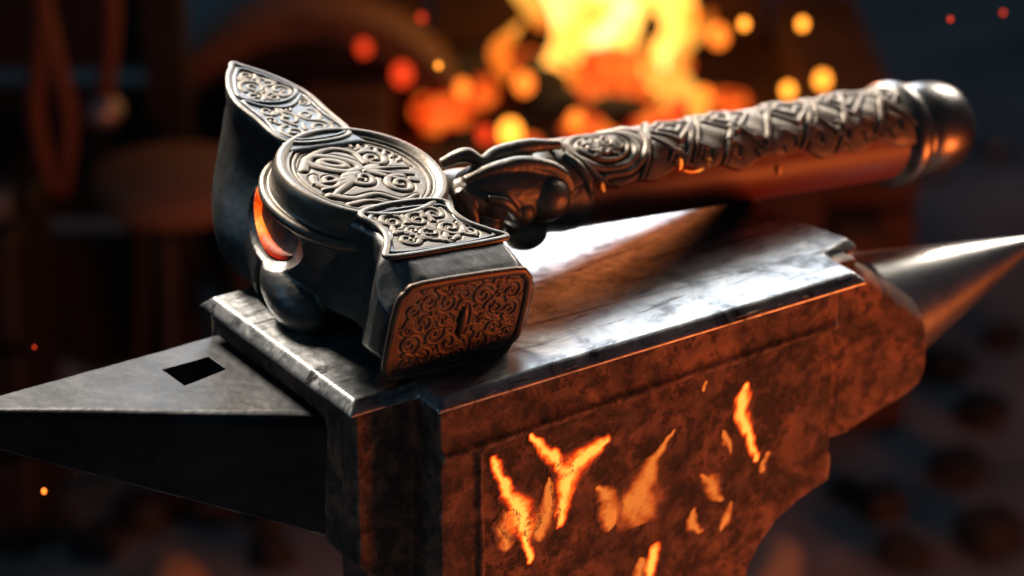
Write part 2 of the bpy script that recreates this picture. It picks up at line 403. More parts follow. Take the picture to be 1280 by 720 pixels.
# medallion on the boss
def build_medallion():
    R = .0335; st = []
    st += [loop((0, 0), .0318, .0318, 0, .0009, 260)]
    st += [loop((-.0115, .0085), .0125, .0062, -.35, .0019), loop((-.0115, .0085), .006, .0026, -.35, .0018)]
    st += [spiral((.0095, .0135), .0072, 1.6, 2.2, -1, .0017), spiral((-.0005, -.0045), .0088, 1.5, .5, 1, .0019), spiral((.0165, -.009), .0075, 1.7, 1.2, 1, .0017), spiral((-.0175, -.0065), .0075, 1.3, 2.6, 1, .0018)]
    for k in range(3): st.append(curve([(.004, .003-.001*k), (.013+.001*k, .005-.0045*k), (.0245+.0006*k, .0062-.0062*k)], .0019, .0008))
    for k in range(3): st.append(curve([(-.006, -.004-.001*k), (-.016, -.0075-.0042*k), (-.0255+.003*k, -.0085-.0055*k)], .0021, .0009))
    st += [curve([(-.0205, -.0185), (-.010, -.0215), (.002, -.0180), (.013, -.0225), (.021, -.018)], .0020, .0012), curve([(-.013, -.026), (-.002, -.0235), (.010, -.0270)], .0017, .0009), curve([(-.027, .004), (-.021, .015), (-.009, .0225), (.001, .019), (.004, .009)], .0021, .0014)]
    st += [curve([(.003, .018), (.012, .0245), (.0215, .019), (.0265, .008)], .0013, .0007), leaf((.001, .001), .011, .6, .003), leaf((-.001, 0), .010, 3.5, .003)]
    for k in range(7): a = .5+.16*k; st.append(leaf((.0235*math.cos(a), .0235*math.sin(a)), .005, a+.4, .0011))
    nr, na = 95, 300; r = np.linspace(0, 1, nr)**.8*R; a = np.linspace(0, 2*np.pi, na, endpoint=False)
    Rg, A = np.meshgrid(r, a, indexing='ij'); X, Y = Rg*np.cos(A), Rg*np.sin(A)
    rot = .25; H = height(X*math.cos(rot)-Y*math.sin(rot), X*math.sin(rot)+Y*math.cos(rot), st)
    dome = .0012*(1-(Rg/R)**2)
    V = np.c_[X.ravel(), Y.ravel(), (.0217+dome+H*.0014).ravel()]; F = []
    i = np.arange(nr-1)[:, None]*na; j = np.arange(na)[None, :]; j2 = (j+1) % na
    F = np.stack([(i+j), (i+na+j), (i+na+j2), (i+j2)], -1).reshape(-1, 4)
    me = mesh_from('medallion', V, F.tolist()); relief_attr(me, H); return me
obj('medallion', build_medallion(), M['relief'], ham)

# engraved inlays on the top of the blade and of the neck
def top(w0): return lambda x, y, h: L(x, y, w0+h)
blade_top = [(0, -.1002), (.0062, -.0945), (.0126, -.0838), (.0155, -.0752), (.004, -.0675), (-.009, -.0695), (-.0152, -.0760), (-.0126, -.0838), (-.0062, -.0945)]
blade_low = [(.0150, -.0705), (.0164, -.066), (.0158, -.053), (.0150, -.034), (-.0150, -.034), (-.0158, -.053), (-.0164, -.068), (-.0152, -.0718), (-.008, -.0645), (.004, -.0625)]
neck = [(-.0185, .036), (.0185, .036), (.0185, .0515), (.0265, .0655), (-.0265, .0655), (-.0185, .0515)]
for nm, poly, n, sd in (('blade_inlay', blade_top, 7, 3), ('blade_inlay', blade_low, 8, 11), ('neck_inlay', neck, 9, 5)):
    f = in_poly(poly); pa = np.array(poly)
    st = fill_scrolls(f, (pa[:, 0].min(), pa[:, 0].max(), pa[:, 1].min(), pa[:, 1].max()), .0028, .0068, n, .0012, sd)
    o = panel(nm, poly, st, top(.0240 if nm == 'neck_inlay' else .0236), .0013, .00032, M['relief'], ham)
    rim('inlay_border', poly, top(.0240), .0011, M['head'], o, .0004, 5)
# raised edge round the whole blade and neck top
edge = [(0, -.1066), (.0036, -.1022), (.0092, -.0955), (.0158, -.0838), (.0196, -.0705), (.0190, -.055), (.0185, -.036), (.010, -.030), (-.010, -.030), (-.0185, -.036), (-.0190, -.055), (-.0196, -.0705), (-.0158, -.0838), (-.0092, -.0955), (-.0036, -.1022)]
rim('blade_edge', edge, top(.0236), .0016, M['trim'], ham, .0004, 5)
rim('neck_edge', [(-.0225, .034), (-.0205, .044), (-.0218, .053), (-.0275, .0615), (-.0320, .0680), (-.020, .0695), (0, .0695), (.020, .0695), (.0320, .0680), (.0275, .0615), (.0218, .053), (.0205, .044), (.0225, .034), (.01, .03), (-.01, .03)], top(.0243), .0017, M['trim'], ham, .0004, 5)

# striking face
def fp(x, y, h): return L(x-.002, .0874+h, y-.01*x)
oc = [(-.0350, .0120), (-.0318, .0174), (-.0250, .0208), (.0240, .0202), (.0305, .0176), (.0342, .0118), (.0348, -.0130), (.0312, -.0192), (.0225, -.0268), (-.0260, -.0278), (-.0318, -.0252), (-.0350, -.0190)]
ocr = [(p[0]*.9, (p[1]+.002)*.89-.002) for p in oc]
f = in_poly(ocr)
st = fill_scrolls(f, (-.031, .031, -.027, .022), .0024, .0062, 40, .0010, 21, 9000)
st = [s for s in st if np.hypot((s[:, 0].mean()-.001)/.8, s[:, 1].mean()+.002) > .0065]
st += [loop((.001, -.002), .0105, .0045, math.pi/2, .0009)]
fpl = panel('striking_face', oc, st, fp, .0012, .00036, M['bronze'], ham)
rim('face_border', oc, fp, .0022, M['bronze_trim'], fpl, .0002, 3)
bm = bmesh.new(); ellipsoid(bm, fp(.001, -.002, .0008), (.0024, .0022, .0085)); obj('leaf_boss', bm, M['bronze_trim'], fpl)

# glowing seam round the carved lump
def free(x, y, h): return (x, y, h)
def glow_tube(name, pts, rad, heat, mat, parent, seed=1):
    bm = bmesh.new(); tube(bm, pts, rad, 10, 12); me = bpy.data.meshes.new(name); bmesh.ops.recalc_face_normals(bm, faces=bm.faces)
    rg = np.random.default_rng(seed)
    for v in bm.verts: v.co += Vector(rg.normal(0, .00006, 3))
    bm.to_mesh(me); n = len(bm.verts); bm.free()
    h = np.repeat([x[0] for x in catmull([(q, 0) for q in heat], 12)], 10)[:n]; relief_attr(me, h*(.96+.04*rg.random(n)), 'glow_core'); return obj(name, me, mat, parent)
from mathutils.bvhtree import BVHTree
hv = BVHTree.FromPolygons([v.co for v in head.data.vertices], [p.vertices for p in head.data.polygons])
seam = []
for k in range(12):
    y, z = hollow_at(math.radians(104-k*20), .90-.17*min(1, max(0, (k-3)/4)))
    hit = hv.ray_cast(Vector((-.12, y, z)), Vector((1, 0, 0)))[0]; seam.append((hit.x, y, z))
glow_tube('glowing_seam', seam, [.0006, .0022, .0032, .0031, .0026, .0023, .0024, .0027, .0030, .0030, .0022, .0006], [.20, .42, .60, .50, .42, .55, .85, .70, .42, .32, .24, .08], M['glow'], ham)

# carved collar between head and grip
def build_collar():
    bm = bmesh.new()
    revolve(bm, [(.028, .0185), (.045, .0160), (.06, .0170), (.075, .0160), (.09, .0190), (.105, .0210), (.118, .0222), (.126, .0218)], 'x', 48, (0, 0, -.002))
    def T(P, R): tube(bm, [(p[0], -p[1], p[2]) for p in P], R)
    ellipsoid(bm, (.0985, -.0165, .0050), (.0125, .0115, .0120)); ellipsoid(bm, (.0825, -.0175, .0010), (.0085, .0085, .0085)); ellipsoid(bm, (.0690, -.0145, .0070), (.0095, .0095, .0090)); ellipsoid(bm, (.082, -.0065, .0075), (.036, .0165, .0145))
    ellipsoid(bm, (.066, -.016, -.006), (.009, .008, .009)); ellipsoid(bm, (.090, -.0185, -.0135), (.012, .007, .008))
    T([(.054, .008, .0150), (.068, .008, .0190), (.084, .0095, .0215), (.099, .0125, .0195), (.108, .0160, .0150), (.112, .0190, .0080)], [.003, .0040, .0044, .0040, .0030, .0014])
    T([(.060, .0200, .0125), (.068, .0225, .0110), (.075, .0230, .0050), (.079, .0225, -.0010)], [.0018, .0026, .0026, .0012])
    T([(.05, -.008, .0165), (.06, -.004, .0225), (.068, .000, .0205), (.078, -.003, .0215), (.095, -.002, .0235), (.112, .002, .0245)], [.0025, .0038, .0028, .0036, .004, .0025])
    T([(.048, .012, .014), (.053, .019, .006), (.055, .021, -.006), (.052, .018, -.014)], [.0025, .0032, .003, .002])
    T([(.112, .006, .0215), (.1165, .013, .0180), (.121, .0185, .0110), (.123, .0205, .0030)], [.0018, .0026, .0024, .0010])
    return remesh(bm, .0007, 2, .0007, 70, .0002, 300)
col = obj('collar', build_collar(), M['trim'], ham); col['label'] = 'carved collar of knotted rounded lumps'

# handle grip with interlaced relief: unrolled sheet (u, t = angle)
def build_grip():
    nu, na = 620, 330; u = np.linspace(.108, .346, nu); ph = np.linspace(-math.pi, math.pi, na, endpoint=False)
    U, P = np.meshgrid(u, ph, indexing='ij'); R0 = .0215+(U-.11)*.0125; T = P*.0245
    st = []
    def X(k): return .118+.0262*k
    st += [loop((.1375, .004), .0195, .0135, .08, .0019), loop((.1375, .004), .0145, .0090, .08, .0010)]
    st += fill_scrolls(lambda x, y: ((x-.1375)/.0125)**2+((y-.004)/.0075)**2 < 1, (.124, .151, -.006, .014), .0018, .0042, 9, .0010, 4)
    st += [curve([(.112, -.03), (.116, -.008), (.120, .010), (.130, .024), (.142, .034)], .0017, .0013), curve([(.118, .030), (.132, .0215), (.147, .0205), (.160, .012), (.165, 0), (.158, -.02), (.15, -.035)], .0018, .0012)]
    for k in range(2, 9):
        x = X(k)-.004; j = .002*math.sin(k*2.3)
        st.append(curve([(x+.022+j, -.036), (x+.013, -.016), (x+.002, .002+j), (x-.010, .020), (x-.021, .036)], .0021, .0012))
        if k % 3 == 0: st.append(curve([(x+.0265+j, -.036), (x+.0175, -.016), (x+.0065, .002+j), (x-.0055, .020), (x-.0165, .036)], .0012, .0008))
    for k in (2, 4, 6, 8):
        x = X(k)-.008
        st.append(curve([(x-.018, -.036), (x-.007, -.016), (x+.004, .000), (x+.015, .014), (x+.024, .026)], .0018, .0010))
    for cx, cy, s in ((.184, -.002, 1), (.2210, -.003, 1.1), (.262, -.003, 1.2), (.301, -.003, 1.2), (.332, -.002, .8)):
        for q in (1, .5): st.append(np.concatenate([curve([(cx+a*.0135*s*q, cy+b*.0115*s*q), (cx+c*.0135*s*q, cy+d*.0115*s*q)], .0013) for a, b, c, d in ((-1, 0, 0, .9), (0, .9, 1, 0), (1, 0, 0, -.9), (0, -.9, -1, 0))]))
    for cx in np.arange(.176, .34, .0185):
        sg = 1 if int(cx*1000) % 2 else -1
        st.append(curve([(cx, .012), (cx+.006, .0165), (cx+.004, .0225), (cx-.001, .0205)], .0011, .0007)); st.append(leaf((cx-.004, .0195), .007, .9*sg, .0013))
    H = height(U, T, st)
    lim = .0265+.0022*np.sin(U*95)+.0014*np.sin(U*233+1)+.0045*np.clip((U-.25)/.09, 0, 1)        # ragged hem of the chased sheet, front side
    limb = -.040+.002*np.sin(U*120)
    sm = lambda x: np.clip(x/.0016, 0, 1)
    sheet = sm(lim-T)*sm(T-limb)
    wav = .0006*np.sin(U*140+T*260)+.0004*np.sin(U*320-T*410+.6)
    Rr = R0+sheet*(.0009+H*.0021+wav*.5)-(1-sheet)*.0004
    V = np.c_[U.ravel(), (-Rr*np.sin(P)).ravel(), (Rr*np.cos(P)-.002).ravel()]
    i = np.arange(nu-1)[:, None]*na; j = np.arange(na)[None, :]; j2 = (j+1) % na
    F = np.stack([i+j, i+j2, i+na+j2, i+na+j], -1).reshape(-1, 4)
    me = mesh_from('grip', V, F.tolist()); relief_attr(me, np.clip(H, 0, 1)); relief_attr(me, sheet, 'sheet'); return me
grip = obj('grip', build_grip(), M['chased'], ham)
def on_grip(x, a, h):
    r = .0215+(x-.11)*.0125+.0009+h; ph = a/.0245; return (x, -r*math.sin(ph), r*math.cos(ph)-.002)
for i, (P, W) in enumerate(((((.1815, .0115), (.1805, .0165), (.1790, .0215), (.1775, .0250)), (.0004, .0008, .0012, .0004)), (((.1985, .0135), (.1975, .0180), (.1965, .0225), (.1960, .0255)), (.0004, .0010, .0018, .0004)),
                          (((.1785, .0243), (.1850, .0262), (.1910, .0258), (.1955, .0238)), (.0002, .0006, .0006, .0002)), (((.1290, .0235), (.1295, .0265), (.1300, .0300)), (.0003, .0016, .0005)), (((.2440, .0300), (.2435, .0330), (.2440, .0360)), (.0003, .0012, .0004)))):
    ribbon('glowing_crack', P, W, on_grip, M['glow'] if i < 3 else M['ember_rust_glow'], grip, .25, i+3)
# pommel
PO = (0, 0, -.002)
bm = bmesh.new(); revolve(bm, [(a_, r_*.94) for a_, r_ in [(.332, .0235), (.337, .0250), (.3395, .0292), (.3420, .0310), (.3475, .0312), (.3505, .0298), (.3530, .0262), (.3560, .0246), (.3580, .0258), (.362, .0275), (.371, .0277), (.3800, .0268), (.3862, .0245), (.3905, .0208), (.3935, .0160), (.3948, .0115), (.3952, .0060), (.3954, .0004)]], 'x', 72, PO)
pom = obj('pommel', bm, M['pommel'], ham)
bm = bmesh.new(); revolve(bm, [(.3935, .0074), (.3975, .0072), (.3990, .0055), (.3996, .0004)], 'x', 32, PO); obj('pommel_stud', bm, M['pommel'], pom)

# ------------------------------------------------------------------ the anvil
W = .14; D = .0184
anv = empty('anvil', Matrix.Translation((.15, .07, -.30)))
tag(anv, 'heavy dark steel anvil with pointed heel, round horn and glowing cracks in its rusty side', 'anvil')
off = Vector((-.15, -.07, .30))
def aobj(name, me, mat, parent=anv, smooth=True):
    o = obj(name, me, mat, parent, smooth)
    if parent == anv: o.location = off
    return o
bm = bmesh.new()
TOP = -.0032
xc = (.0337+.264)/2
prof = [(.0337, TOP), (.2640, TOP), (.2668, -.112), (.2464, -.1185), (.2337, -.1245), (.2239, -.134), (.2183, -.1435), (.2165, -.152), (.219, -.19), (.235, -.235), (.27, -.262), (.27, -.30)]
prof = prof+[(2*xc-x, z) for x, z in prof[2:][::-1]]
def side_prism(bm, pr, y0, y1): prism(bm, pr, y0, y1, 'y')
side_prism(bm, [(x, z) for x, z in prof if z > -.13]+[], -D+.0028, W); side_prism(bm, prof, -D+.0028, .062)                              # main body, its front sunk inside the border
prism(bm, [(.0337, TOP), (.0545, TOP), (.0545, -.30), (.0337, -.30)], -D, .02, 'y')   # left border of the front panel
prism(bm, [(.0337, TOP), (.2640, TOP), (.2643, -.0235), (.0337, -.0290)], -D, .02, 'y')  # top border
tube(bm, [(.034, -D-.0004, -.0290), (.15, -D-.0004, -.0262), (.2640, -D-.0004, -.0235)], [.0021, .0021, .0021]); tube(bm, [(.0545, -D-.0004, -.028), (.0545, -D-.0004, -.15), (.0545, -D-.0004, -.29)], [.0018, .0018, .0018])
prism(bm, [(.004, TOP), (.294, TOP), (.2985, -.1015), (.004, -.086)], .0035, W, 'y')      # set-back shoulders
prism(bm, [(.004, -.084), (.05, -.084), (.05, -.30), (.020, -.30), (.020, -.105)], .004, .048, 'y')
body = aobj('body', remesh(bm, .0012, 2, .0014, 38, .0011, 150), M['side'])
# working face
def chamfer_prism(bm, poly, z0, z1, c, inset=.0):
    cen = np.mean(poly, 0); P = [np.array(p) for p in poly]; n = len(P)
    def ins(d):
        out = []
        for i in range(n):
            a, b, e = P[i-1], P[i], P[(i+1) % n]; t1 = (b-a)/np.linalg.norm(b-a); t2 = (e-b)/np.linalg.norm(e-b)
            n1 = np.array((-t1[1], t1[0])); n2 = np.array((-t2[1], t2[0])); m = n1+n2; m = m/max(m@n1, .4)
            out.append(b+m*d)
        return out
    loft(bm, [[(p[0], p[1], z0) for p in P], [(p[0], p[1], z1-c) for p in P], [(p[0], p[1], z1) for p in ins(c)]])
bm = bmesh.new()
face_poly = [(-.001, -.001), (.0325, -.001), (.0325, -D-.001), (.2812, -D-.001), (.2830, .0085), (.3068, .0165), (.2995, .0768), (.2950, W), (-.001, W)]
chamfer_prism(bm, face_poly, -.0062, 0.0, .0046)
aobj('working_face', remesh(bm, .0010, 4, .00025, 35, .00015, 170), M['face'])
# heel with its square hardy hole
bm = bmesh.new()
def heel_sec(t):
    # t = 0 at the block, 1 at the tip
    k = t; yf = .0296+(.1240-.0296)*k; yb = .134+(.1325-.134)*k; x = .003+(-.126-.003)*k; zb = -.019-(.064+(.017-.064)*k); zt = -.019
    return [(x, yf, zt-.0066*(1-.6*k)), (x, yf+.0008*(1-.6*k), zt-.0034*(1-.6*k)), (x, yf+.0028*(1-.6*k), zt-.0011*(1-.6*k)), (x, yf+.0066*(1-.6*k), zt), (x, yb-.002, zt), (x, yb, zt-.002), (x, yb, zb+.010*(1-k)), (x, yb-.35*(yb-yf), zb), (x, yf+.06*(yb-yf), zb)]
loft(bm, [heel_sec(t) for t in np.linspace(-.04, 1, 14)])
hm = remesh(bm, .0008, 3, .0009, 28, .00025, 200)
heel = aobj('heel', hm, M['heel'])
cut = bmesh.new(); hp = [(-.0358, .1128), (-.0112, .1128), (-.0108, .0966), (-.0345, .0925)]
prism(cut, hp, -.065, .01, 'z'); cm = bpy.data.meshes.new('c'); bmesh.ops.recalc_face_normals(cut, faces=cut.faces); cut.to_mesh(cm); cut.free()
co = bpy.data.objects.new('c', cm); C.objects.link(co); co.parent = anv; co.location = off
bpy.context.view_layer.update()
md = heel.modifiers.new('b', 'BOOLEAN'); md.operation = 'DIFFERENCE'; md.object = co; md.solver = 'FAST'
dg = bpy.context.evaluated_depsgraph_get(); nm = bpy.data.meshes.new_from_object(heel.evaluated_get(dg), depsgraph=dg)
heel.modifiers.clear(); heel.data = nm; bpy.data.objects.remove(co)
hb = bmesh.new()
ho = [(x+dx, y+dy) for (x, y), (dx, dy) in zip(hp, ((.0001, -.0001), (-.0001, -.0001), (-.0001, .0001), (.0001, .0001)))]
loft(hb, [[(x, y, -.0215) for x, y in ho], [(x, y, -.060) for x, y in ho]], cap=False); hb.faces.new([hb.verts.new((x, y, -.058)) for x, y in ho])
wl = obj('hardy_hole', hb, M['soot'], heel, False)
# horn and its shoulder
bm = bmesh.new(); rings = []
for x, cy, cz, ry, rz, e in ((.286, .0645, -.0575, .0615, .0505, 9), (.300, .0640, -.0580, .0612, .0500, 8), (.310, .0605, -.0605, .0580, .0465, 6), (.325, .0545, -.0645, .0520, .0400, 4.5), (.339, .0490, -.0680, .0465, .0335, 3.6), (.3465, .0465, -.0695, .0435, .0300, 3.2), (.3485, .0465, -.0695, .0405, .0270, 3)):
    rings.append([(x, cy+ry*math.copysign(abs(math.cos(a))**(2/e), math.cos(a)), cz+rz*math.copysign(abs(math.sin(a))**(2/e), math.sin(a))) for a in np.linspace(0, 2*math.pi, 65)[:-1]])
loft(bm, rings)
aobj('horn_shoulder', remesh(bm, .0012, 3, .0014, 40, .0007, 160), M['side'])
bm = bmesh.new(); rings = []
for k in range(40):
    t = .24+.76*k/39; x = .292+t*.1665; cy = .047+t*-.0115; cz = -.071+.028*t**1.1; r = .0475*(1-t)**.95+.0014
    rings.append([(x, cy+r*math.cos(a), cz+r*math.sin(a)) for a in np.linspace(0, 2*math.pi, 49)[:-1]])
loft(bm, rings); aobj('horn', bm, M['horn'])
# glowing cracks in the side; orange-lit rust flakes painted as dim glow
yp = -D+.0028
def on_side(x, z, h): return (x, yp-.0009-h*1.6, z)
marks = [('glow', [(.0642, -.0374), (.0685, -.0518), (.0742, -.064), (.0787, -.0737), (.0812, -.0840), (.0828, -.0975)], [.0008, .0024, .0034, .0056, .0030, .0012], 1),
         ('glow', [(.0845, -.0350), (.0941, -.0452), (.1048, -.0580)], [.0008, .0030, .0026], 2),
         ('glow', [(.1267, -.0466), (.1144, -.0521), (.1055, -.0603), (.1024, -.0707), (.1003, -.084)], [.0008, .0042, .0050, .0040, .0008], 3),
         ('glow', [(.2091, -.0435), (.2080, -.0557), (.2129, -.0699), (.2180, -.0853)], [.0022, .0034, .0026, .0004], 4),
         ('glow', [(.1568, -.1143), (.1548, -.124), (.1530, -.136)], [.0008, .0026, .0030], 5),
         ('ember_rust_glow', [(.1650, -.0550), (.1570, -.0650), (.1510, -.0750), (.1455, -.0880)], [.0008, .0028, .0058, .0120], 6),
         ('ember_rust_glow', [(.1226, -.0720), (.1275, -.080), (.1300, -.0890), (.1305, -.0965)], [.0014, .0048, .0046, .0010], 7),
         ('ember_rust_glow', [(.1860, -.0835), (.1915, -.0930), (.1965, -.1010)], [.0018, .0042, .0016], 8),
         ('ember_rust_glow', [(.2030, -.1050), (.2000, -.1130), (.1975, -.1180)], [.0012, .0030, .0010], 9),
         ('ember_rust_glow', [(.1815, -.1010), (.1800, -.1090), (.1850, -.1160)], [.0010, .0026, .0012], 10),
         ('ember_rust_glow', [(.0955, -.0600), (.0940, -.0700), (.0900, -.0800), (.0890, -.0880)], [.0010, .0040, .0060, .0016], 11),
         ('ember_rust_glow', [(.0690, -.0680), (.0705, -.0760), (.0715, -.0860)], [.0010, .0050, .0022], 12),
         ('ember_rust_glow', [(.1485, -.1200), (.1460, -.1300), (.1430, -.1420)], [.0014, .0034, .0020], 13),
         ('ember_rust_glow', [(.1838, -.0330), (.1846, -.0370)], [.0010, .0008], 14),
         ('ember_rust_glow', [(.2250, -.0850), (.2225, -.0930)], [.0016, .0014], 15),
         ('ember_rust_glow', [(.1955, -.0640), (.1985, -.0700), (.2010, -.0760)], [.0006, .0018, .0006], 16)]
bv = BVHTree.FromPolygons([v.co for v in body.data.vertices], [p.vertices for p in body.data.polygons])
def skin(x, z):
    h = bv.ray_cast(Vector((x, -.2, z)), Vector((0, 1, 0)))[0]; return h.y if h else yp
def wob(X, Y, f, sd):
    rg = np.random.default_rng(sd); o = np.zeros_like(X)
    for k in range(7):
        a = rg.uniform(0, 6.28); ff = f*(1.45**k); o += np.sin(ff*(X*math.cos(a)+Y*math.sin(a))+rg.uniform(0, 6.28))*.8**k
    return o/2.6
def glow_patch(name, P, Wd, mat, sd, halo=1.75):
    """a ragged glowing spot: glow falls from the core line to nothing at its rim"""
    c = np.array(catmull([np.append(p, w) for p, w in zip(P, Wd)], 14)); res = .00055; pad = .012
    X, Z = np.meshgrid(np.arange(c[:, 0].min()-pad, c[:, 0].max()+pad, res), np.arange(c[:, 1].min()-pad, c[:, 1].max()+pad, res), indexing='ij')
    Xw = X+.0017*wob(X, Z, 190, sd)+.0005*wob(X, Z, 520, sd+31); Zw = Z+.0019*wob(X, Z, 170, sd+99)
    q = np.sqrt((((Xw[..., None]-c[:, 0])**2+(Zw[..., None]-c[:, 1])**2)/c[:, 2]**2).min(-1))
    ht = np.clip(1-q/halo, 0, 1)**(1.25 if halo > 3 else 1.0)*(1.12+.34*wob(X, Z, 300, sd+7)); ht = np.clip(ht, 0, 1.2)
    ins = q < halo; idx = -np.ones(X.shape, int); idx[ins] = np.arange(ins.sum())
    y = np.array([skin(a, b) for a, b in zip(X[ins], Z[ins])])-.00025
    V = np.c_[X[ins], y, Z[ins]]; k = ins[:-1, :-1] & ins[1:, :-1] & ins[1:, 1:] & ins[:-1, 1:]
    F = np.c_[idx[:-1, :-1][k], idx[1:, :-1][k], idx[1:, 1:][k], idx[:-1, 1:][k]]
    me = mesh_from(name, V, F.tolist()); relief_attr(me, ht[ins], 'glow_core'); return obj(name, me, mat, anv)
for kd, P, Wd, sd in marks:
    o = glow_patch('glowing_crack' if kd == 'glow' else 'lit_rust_glow', P, [max(w_*(.56 if kd == 'glow' else .78), .0008) for w_ in Wd], M[kd], sd, 3.6 if kd == 'glow' else 2.1); o.location = off

# stump under the anvil
bm = bmesh.new(); rings = []
for z, s in ((-.76, 1.05), (-.6, 1.0), (-.4, .97), (-.312, .96), (-.302, .93)):
    rings.append([(.15+.19*s*(1+.04*math.sin(3*a+1)+.02*math.sin(7*a))*math.cos(a), .07+.14*s*(1+.04*math.sin(2*a))*math.sin(a), z) for a in np.linspace(0, 2*math.pi, 49)[:-1]])
loft(bm, rings); tag(obj('tree_stump', bm, M['wood']), 'dark wooden stump carrying the anvil', 'stump')

# ------------------------------------------------------------------ surroundings
CAM = Vector((-.46848887, -.81516233, .47658191)); RT = Vector((.82755055, -.5613912, 0)); UP = Vector((.2298981, .33889434, .9123034)); FW = Vector((.5121591, .75497718, -.40951497))
FPX = 85/36*1280
FH = Vector((.5614, .8275, 0))
# the yard frame: origin on the floor under the camera, a = sideways, b = away from the camera, z up
FL = -.75
def yard(a, b, z): return Vector((CAM.x, CAM.y, 0))+RT*a+FH*b+Vector((0, 0, z))
YR = Matrix(((RT.x, FH.x, 0, 0), (RT.y, FH.y, 0, 0), (0, 0, 1, 0), (0, 0, 0, 1)))
def yardm(a, b, z, rz=0): return Matrix.Translation(yard(a, b, z)) @ YR @ Matrix.Rotation(rz, 4, 'Z')
bm = bmesh.new(); bmesh.ops.create_grid(bm, x_segments=120, y_segments=120, size=6, matrix=Matrix.Translation((1, 2, FL)))
for v in bm.verts: v.co.z += random.uniform(-.006, .006)
tag(obj('floor', bm, M['floor']), 'dark packed earth floor', None, None, 'structure')

def lump(name, c, r, mat, seed, flat=.75):
    rg = random.Random(seed); bm = bmesh.new(); bmesh.ops.create_icosphere(bm, subdivisions=3, radius=r)
    pl = [(Vector((rg.gauss(0, 1), rg.gauss(0, 1), rg.gauss(0, 1))).normalized(), rg.uniform(.62, .9)*r) for _ in range(9)]
    for v in bm.verts:
        for n_, d_ in pl:
            e = v.co.dot(n_)-d_
            if e > 0: v.co -= n_*e*.92
        v.co.z *= flat
    o = obj(name, bm, mat); o.location = c; return o

# brick hearth with its fire
hb_, ha_ = 2.62, .095
forge = empty('brick_forge', yardm(ha_, hb_, FL)); tag(forge, 'low brick forge holding the blazing fire behind the hammer handle', 'forge')
bm = bmesh.new()
for row in range(5):
    z = row*.066
    for k in range(4):
        x = -.27+.142*k+(.07 if row % 2 else 0)
        for y in (-.30, .30): box(bm, (x-.066, y-.05, z+.003), (x+.066, y+.05, z+.063))
    for k in range(4):
        y = -.21+.142*k
        for x in (-.28, .28): box(bm, (x-.05, y-.066, z+.003), (x+.05, y+.066, z+.063))
box(bm, (-.25, -.27, .0), (.25, .27, .255))
bmesh.ops.bevel(bm, geom=list(bm.edges), offset=.004, segments=1, affect='EDGES')
obj('hearth', bm, M['brick'], forge, False)
bm = bmesh.new()
for row in range(14):
    z = .33+row*.066
    for k in range(5):
        x = -.28+.142*k+(.07 if row % 2 else 0); box(bm, (x-.068, .30+random.uniform(0, .012), z+.002), (x+.068, .40, z+.063))
bmesh.ops.bevel(bm, geom=list(bm.edges), offset=.004, segments=1, affect='EDGES')
obj('fire_back', bm, M['brick'], forge, False)
ZT = FL+.27
def coal_at(a, b, z, r, mat, seed): 
    o = lump('burning_coal', yard(a, b, z), r, mat, seed)
    h = RNG.uniform(.1, 1.1, len(o.data.vertices)); relief_attr(o.data, h, 'glow_core'); return o
k = 0; rg = random.Random(5); hots = []
while k < 34:
    a, b = ha_+rg.gauss(-.01, .12), hb_+rg.uniform(-.2, .12)
    if abs(a-ha_) > .24: continue
    r = rg.uniform(.022, .042)
    o = coal_at(a, b, ZT+rg.uniform(0, .03)+.03*math.exp(-((a-ha_)/.1)**2), r, M['coal_hot'] if rg.random() < .6 else M['coal'], k)
    lit = o.data.materials[0] == M['coal_hot']
    tag(o, 'glowing red lump of coal in the bed of the forge fire' if lit else 'unlit black lump of coal among the glowing ones of the fire', 'coal', 'glowing coals in the forge fire' if lit else 'black coals in the forge fire'); k += 1
fire = empty('forge_fire', yardm(ha_, hb_, ZT)); tag(fire, 'tall bright yellow and orange fire blazing behind the hammer', 'fire')
def flame(name, x, y, z, h, r, mat, seed, lean=0):
    rg = random.Random(seed); bm = bmesh.new(); pts = []; rad = []
    for i in range(7):
        t = i/6; pts.append((x+lean*t*h+(.25*r+.014)*math.sin(t*7+seed*1.7), y+.3*r*math.cos(t*5+seed), z+h*t)); rad.append(r*(.55+1.3*t)*(1-t)**.75*(1+rg.uniform(-.18, .18))+.001)
    tube(bm, pts, rad, 14, 5); obj(name, bm, mat, fire)
FLM = [(-.050, 0, .04, .26, .024, 1, .02), (-.018, .02, .08, .34, .030, 1, -.03), (.018, .02, .09, .40, .034, 1, .02), (.048, .03, .07, .50, .028, 1, -.04), (.070, .01, .05, .20, .016, 1, .12), (-.070, .02, .10, .22, .014, 0, -.22), (.088, .03, .02, .17, .018, 1, -.03), (-.095, -.03, .16, .18, .012, 0, -.3), (.100, -.02, .0, .13, .013, 0, .1), (-.04, -.06, -.01, .10, .015, 0, 0), (.0, .09, .12, .55, .040, 0, .04), (-.045, .09, .10, .42, .032, 0, -.05), (.05, .08, .1, .65, .04, 0, .02), (.015, -.05, -.01, .09, .013, 0, 0), (.062, -.06, -.01, .12, .013, 0, .1), (-.085, -.02, .0, .12, .014, 0, -.1)]
for i, (x, y, z, h, r, c, ln) in enumerate(FLM): flame('flame', x, y, z, h, r, M['flame_core' if c else 'flame_outer'], i, ln)

